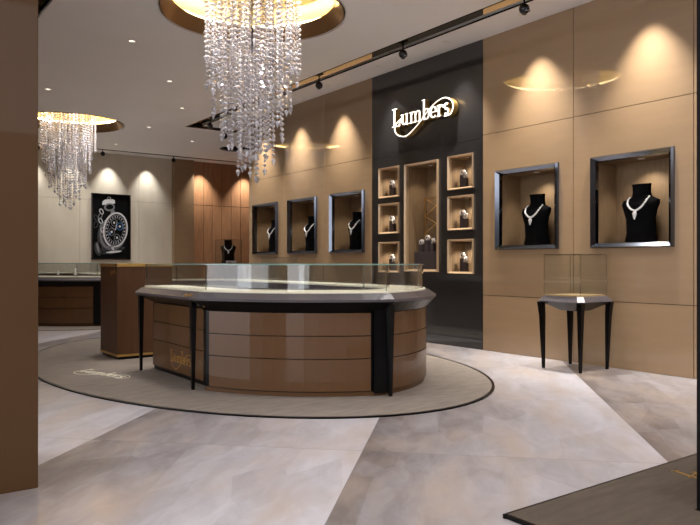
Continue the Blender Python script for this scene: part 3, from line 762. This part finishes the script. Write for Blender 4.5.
# ------------------------------------------------------------------ alcove case with bust
ax, ay = 9.05, 18.4
t = thing('display_pedestal', 'square brown pedestal with glass box in front of the red-brown wood wall', 'pedestal', (ax, ay, 0))
MB().box((-.3, -.3, .0), (.3, .3, 1.14)).build('body', M['tower'], t, bevel=.004)
MB().box((-.31, -.31, 1.14), (.31, .31, 1.18)).build('top', M['stone_top'], t)
g = .005; w = .28
for a_, b_ in (((-w, -w), (w, -w+g)), ((-w, w-g), (w, w)), ((-w, -w+g), (-w+g, w-g)), ((w-g, -w+g), (w, w-g))): MB().box((*a_, 1.181), (*b_, 1.86)).build('glass_side', M['glass'], t)
MB().box((-w, -w, 1.861), (w, w, 1.87)).build('glass_lid', M['glass'], t)
for x, y in ((-w, -w), (w, -w), (-w, w), (w, w)): MB().box((x-.005, y-.005, 1.181), (x+.005, y+.005, 1.868)).build('glass_joint', M['joint'], t)
bb = dup(b0, (ax, ay+.02, 1.182), 'black necklace bust in a glass box before the wood wall', math.radians(65))
t = thing('price_card', 'small white card with red print beside the alcove bust', 'card', (ax+.12, ay-.36, 1.182))
MB().box((-.14, .05, .004), (.14, .14, .07)).build('card', M['paper'], t); MB().box((-.12, .047, .012), (-.02, .0495, .03)).build('print', M['red'], t)
t.location = (ax-.02, ay-.30, 1.184)

# ------------------------------------------------------------------ chandeliers
def strand_mesh(L, seed):
    rnd = random.Random(seed); mb = MB(); z = 0; a = 0
    while z < L:
        r = rnd.choice((.019, .022, .023, .027)); h = r*1.05; a += .5
        ring = [(r*math.cos(a+k*PI/3), r*math.sin(a+k*PI/3), -z-h) for k in range(6)]
        mb.add([(0, 0, -z)]+ring+[(0, 0, -z-2*h)], [(0, k+1, (k+1) % 6+1) for k in range(6)]+[(7, (k+1) % 6+1, k+1) for k in range(6)])
        z += 2*h+.009
    r = .03; h = .05
    ring = [(r*math.cos(k*PI/3), r*math.sin(k*PI/3), -z-h*.6) for k in range(6)]
    mb.add([(0, 0, -z)]+ring+[(0, 0, -z-2*h)], [(0, k+1, (k+1) % 6+1) for k in range(6)]+[(7, (k+1) % 6+1, k+1) for k in range(6)])
    me = bpy.data.meshes.new('crystal_strand'); me.from_pydata(mb.v, [], mb.f); me.update(); me.materials.append(M['crystal']); return me
TOPZ = CH+.50
def make_chandelier(cx_, cy_, label):
    t = thing('crystal_chandelier', label, 'chandelier', (cx_, cy_, TOPZ), group='crystal chandeliers')
    MB().lathe([(.62, 0), (.62, .05), (.55, .09), (.10, .12), (.10, .16)], (0, 0, 0), 40).build('ceiling_plate', M['steel'], t, smooth=True)
    MB().lathe([(.012, -1.0), (.012, 0)], n=12).build('centre_rod', M['steel'], t)
    cache = {}
    rings_ = [(.07, 5), (.17, 9), (.27, 13), (.37, 17), (.47, 21), (.565, 25)]
    for ri, (r_, n_) in enumerate(rings_):
        for k in range(n_):
            a_ = 2*PI*k/n_+ri*.35
            zb = 2.32 + (1.25*(r_/.565)**2.2)*(.85+.3*abs(math.sin(a_*1.0+.7))) + .07*((k*7+ri*3) % 4)
            zb = max(2.24, min(zb, 3.75))
            L = round((TOPZ-zb)/.07)*.07
            key = (L, (k+ri) % 2)
            if key not in cache: cache[key] = strand_mesh(L, int(L*100)+key[1])
            o = bpy.data.objects.new('crystal_strand', cache[key]); C.objects.link(o); o.parent = t
            o.location = (r_*math.cos(a_)+random.uniform(-.015, .015), r_*math.sin(a_)+random.uniform(-.015, .015), 0); o.rotation_euler = (0, 0, random.uniform(0, 6))
    return t
ch1 = make_chandelier(4.04, 7.57, 'large crystal strand chandelier hanging over the near oval counter')
ch2 = dup(ch1, (3.98, 15.95, TOPZ), 'farther crystal strand chandelier hanging at the left beside the pillar'); ch2.scale = (1, 1, .93)
for x, y in ((4.04, 7.57), (4.1, 15.95)):  # added spots without fixtures, put in to brighten the crystals
    for k in range(6):
        a_ = k*PI/3+.3
        spot((x+.74*math.cos(a_), y+.74*math.sin(a_), TOPZ+.02), (0, math.radians(12), a_), 110, 56, .6, (1, .97, .94), .03)

# ------------------------------------------------------------------ ceiling fixtures
def make_ball():
    t = thing('ball_spotlight', '', 'spotlight', (0, 0, 0), group='black ball spotlights')
    MB().sphere((0, 0, 0), .062, 20, 12).build('head', M['spot_black'], t, smooth=True)
    MB().torus((-.0, -.04, -.035), .032, .006, 'z', 18, 6).xf(Matrix.Identity(4)).build('lens_ring', M['steel'], t)
    MB().lathe([(.026, -.0645), (.026, -.058)], (0, 0, 0), 16).build('lens', M['steel'], t)
    MB().lathe([(.012, .05), (.012, .17)], n=10).build('stem', M['spot_black'], t)
    MB().box((-.04, -.07, .165), (.04, .07, .19)).build('track_adapter', M['spot_black'], t)
    return t
BZ = 4.14
balls = [((6.38, 9.62, BZ), 'black ball spotlight right of the near chandelier, over the brown wall'), ((6.38, 7.48, BZ), 'black ball spotlight hanging above the word sign'), ((6.38, 5.32, BZ), 'black ball spotlight nearest the camera, at the top edge'),
         ((6.38, 13.86, BZ), 'black ball spotlight in the corner of the ceiling slot'), ((7.13, 14.68, BZ-.02), 'black ball spotlight on the cross slot, left of the near chandelier'),
         ((4.03, 19.12, BZ), 'black ball spotlight on the far track, next to the pillar'), ((5.67, 19.12, BZ), 'black ball spotlight on the far track above the poster'), ((7.67, 19.12, BZ), 'black ball spotlight on the far track by the wood wall')]
bl0 = None
for loc, lab in balls:
    if bl0 is None: bl0 = make_ball(); bl0.location = loc; bl0['label'] = lab
    else: dup(bl0, loc, lab)
def make_down():
    t = thing('downlight', '', 'downlight', (0, 0, 0), group='small round ceiling downlights')
    MB().lathe([(.055, -.004), (.055, .0), (.042, .0), (.042, -.004), (.055, -.004)], n=24, cap=False).build('ring', M['steel'], t)
    MB().lathe([(.04, -.003), (.04, -.001)], n=20).build('lens', M['lamp'], t)
    return t
downs = [((3.22, 9.53), 'round downlight highest in view on the open ceiling'), ((4.45, 11.26), 'round downlight left of the near chandelier, second from the top'), ((5.42, 13.08), 'round downlight just left of the slot corner'),
         ((5.58, 15.36), 'round downlight between far cove and slot corner'), ((5.69, 18.06), 'round downlight close to the far track'), ((2.92, 13.04), 'round downlight beside the pillar above the far cove'),
         ((7.1, 16.49), 'round downlight near the dark ceiling opening'), ((5.5, 5.6), 'round downlight over the counter front, mirrored in the brown wall'), ((2.9, 5.2), 'round downlight above the near rug edge'),
         ((5.5, 3.4), 'round downlight over the floor by the entrance'), ((3.4, 2.6), 'round downlight over the entrance mat'), ((5.6, 1.2), 'round downlight behind the right pillar'), ((.9, 2.0), 'round downlight outside the left pillar')]
dl0 = None
for (x, y), lab in downs:
    loc = (x, y, CH)
    if dl0 is None: dl0 = make_down(); dl0.location = loc; dl0['label'] = lab
    else: dup(dl0, loc, lab)
    spot((x, y, CH-.03), (0, 0, 0), 72 if y < 12 else 95, 130, .9, (1, .965, .93), .05)
# added warm fill lights, no fixture, brighten the wall seen through the ceiling slot
for y in (2, 6, 10):
    l = bpy.data.lights.new('slot fill', 'AREA'); l.shape = 'RECTANGLE'; l.size = .04; l.size_y = 3.9; l.energy = 10; l.color = (1, .85, .62)
    o = bpy.data.objects.new('slot_fill_light', l); C.objects.link(o); o.location = (6.62, y+1, CH+.08); o.rotation_euler = (0, math.radians(-110), 0)
# wall washers above each niche: recessed, close to the wall
ws0 = make_down(); ws0.name = 'wall_washer'
for ch in ws0.children:
    ch.data.materials.clear(); ch.data.materials.append(M['washer'])
for i, y in enumerate((4.17, 5.66, 7.0, 8.5, 9.9, 11.3, 12.7)):
    d = dup(ws0, (WX-.33, y, CH), 'wall washer'); d['label'] = ['wall washer above the large right niche', 'wall washer above the niche right of the black panel', 'wall washer right of the word sign', 'wall washer left of the word sign',
        'wall washer above the niche left of the black panel', 'wall washer above the middle far niche', 'wall washer above the leftmost far niche'][i]; d['group'] = 'wall washers in the ceiling strip'
    spot((WX-.33, y, CH-.02), (0, math.radians(-2), 0), 260 if i in (2, 3) else 340, 70, 1.0, (1, .965, .90), .015)
for i, x in enumerate((4.0, 5.0, 6.0, 7.1)):
    d = dup(ws0, (x, BY-.3, CH), ['wall washer above the left end of the beige wall', 'wall washer left above the poster', 'wall washer right above the poster', 'wall washer at the right end of the beige wall'][i], group='wall washers over the beige wall')
    spot((x, BY-.3, CH-.02), (math.radians(6), 0, 0), 95, 68, .95, (1, .97, .92), .02)
for i, x in enumerate((8.75, 10.25)):
    d = dup(ws0, (x, BY-.38, CH), ['wall washer over the left of the wood wall', 'wall washer over the right of the wood wall'][i], group='wall washers over the wood wall')
    spot((x, BY-.33, CH-.02), (math.radians(6), 0, 0), 190, 76, .95, (1, .95, .88), .02)

for ch in list(ws0.children): bpy.data.objects.remove(ch)
bpy.data.objects.remove(ws0)
# ------------------------------------------------------------------ world, camera
w = bpy.data.worlds.new('World'); bpy.context.scene.world = w; w.use_nodes = True
w.node_tree.nodes['Background'].inputs[0].default_value = (.93, .93, .96, 1); w.node_tree.nodes['Background'].inputs[1].default_value = 2.3
cam = bpy.data.cameras.new('Camera'); co = bpy.data.objects.new('Camera', cam); C.objects.link(co)
cam.sensor_width = 36; cam.lens = 36*695/700; cam.clip_start = .05; cam.clip_end = 200
co.location = (0, 0, 1.2); co.rotation_euler = (math.radians(90), 0, math.radians(-36.1))
sc = bpy.context.scene; sc.camera = co
sc.view_settings.view_transform = 'Standard'; sc.view_settings.look = 'None'; sc.view_settings.exposure = 0.68; sc.view_settings.gamma = 1.0; sc.view_settings.use_curve_mapping = False
sc.cycles.use_denoising = True; sc.cycles.max_bounces = 10; sc.cycles.transparent_max_bounces = 24; sc.cycles.caustics_reflective = False; sc.cycles.caustics_refractive = False
sc.cycles.sample_clamp_indirect = 4.0
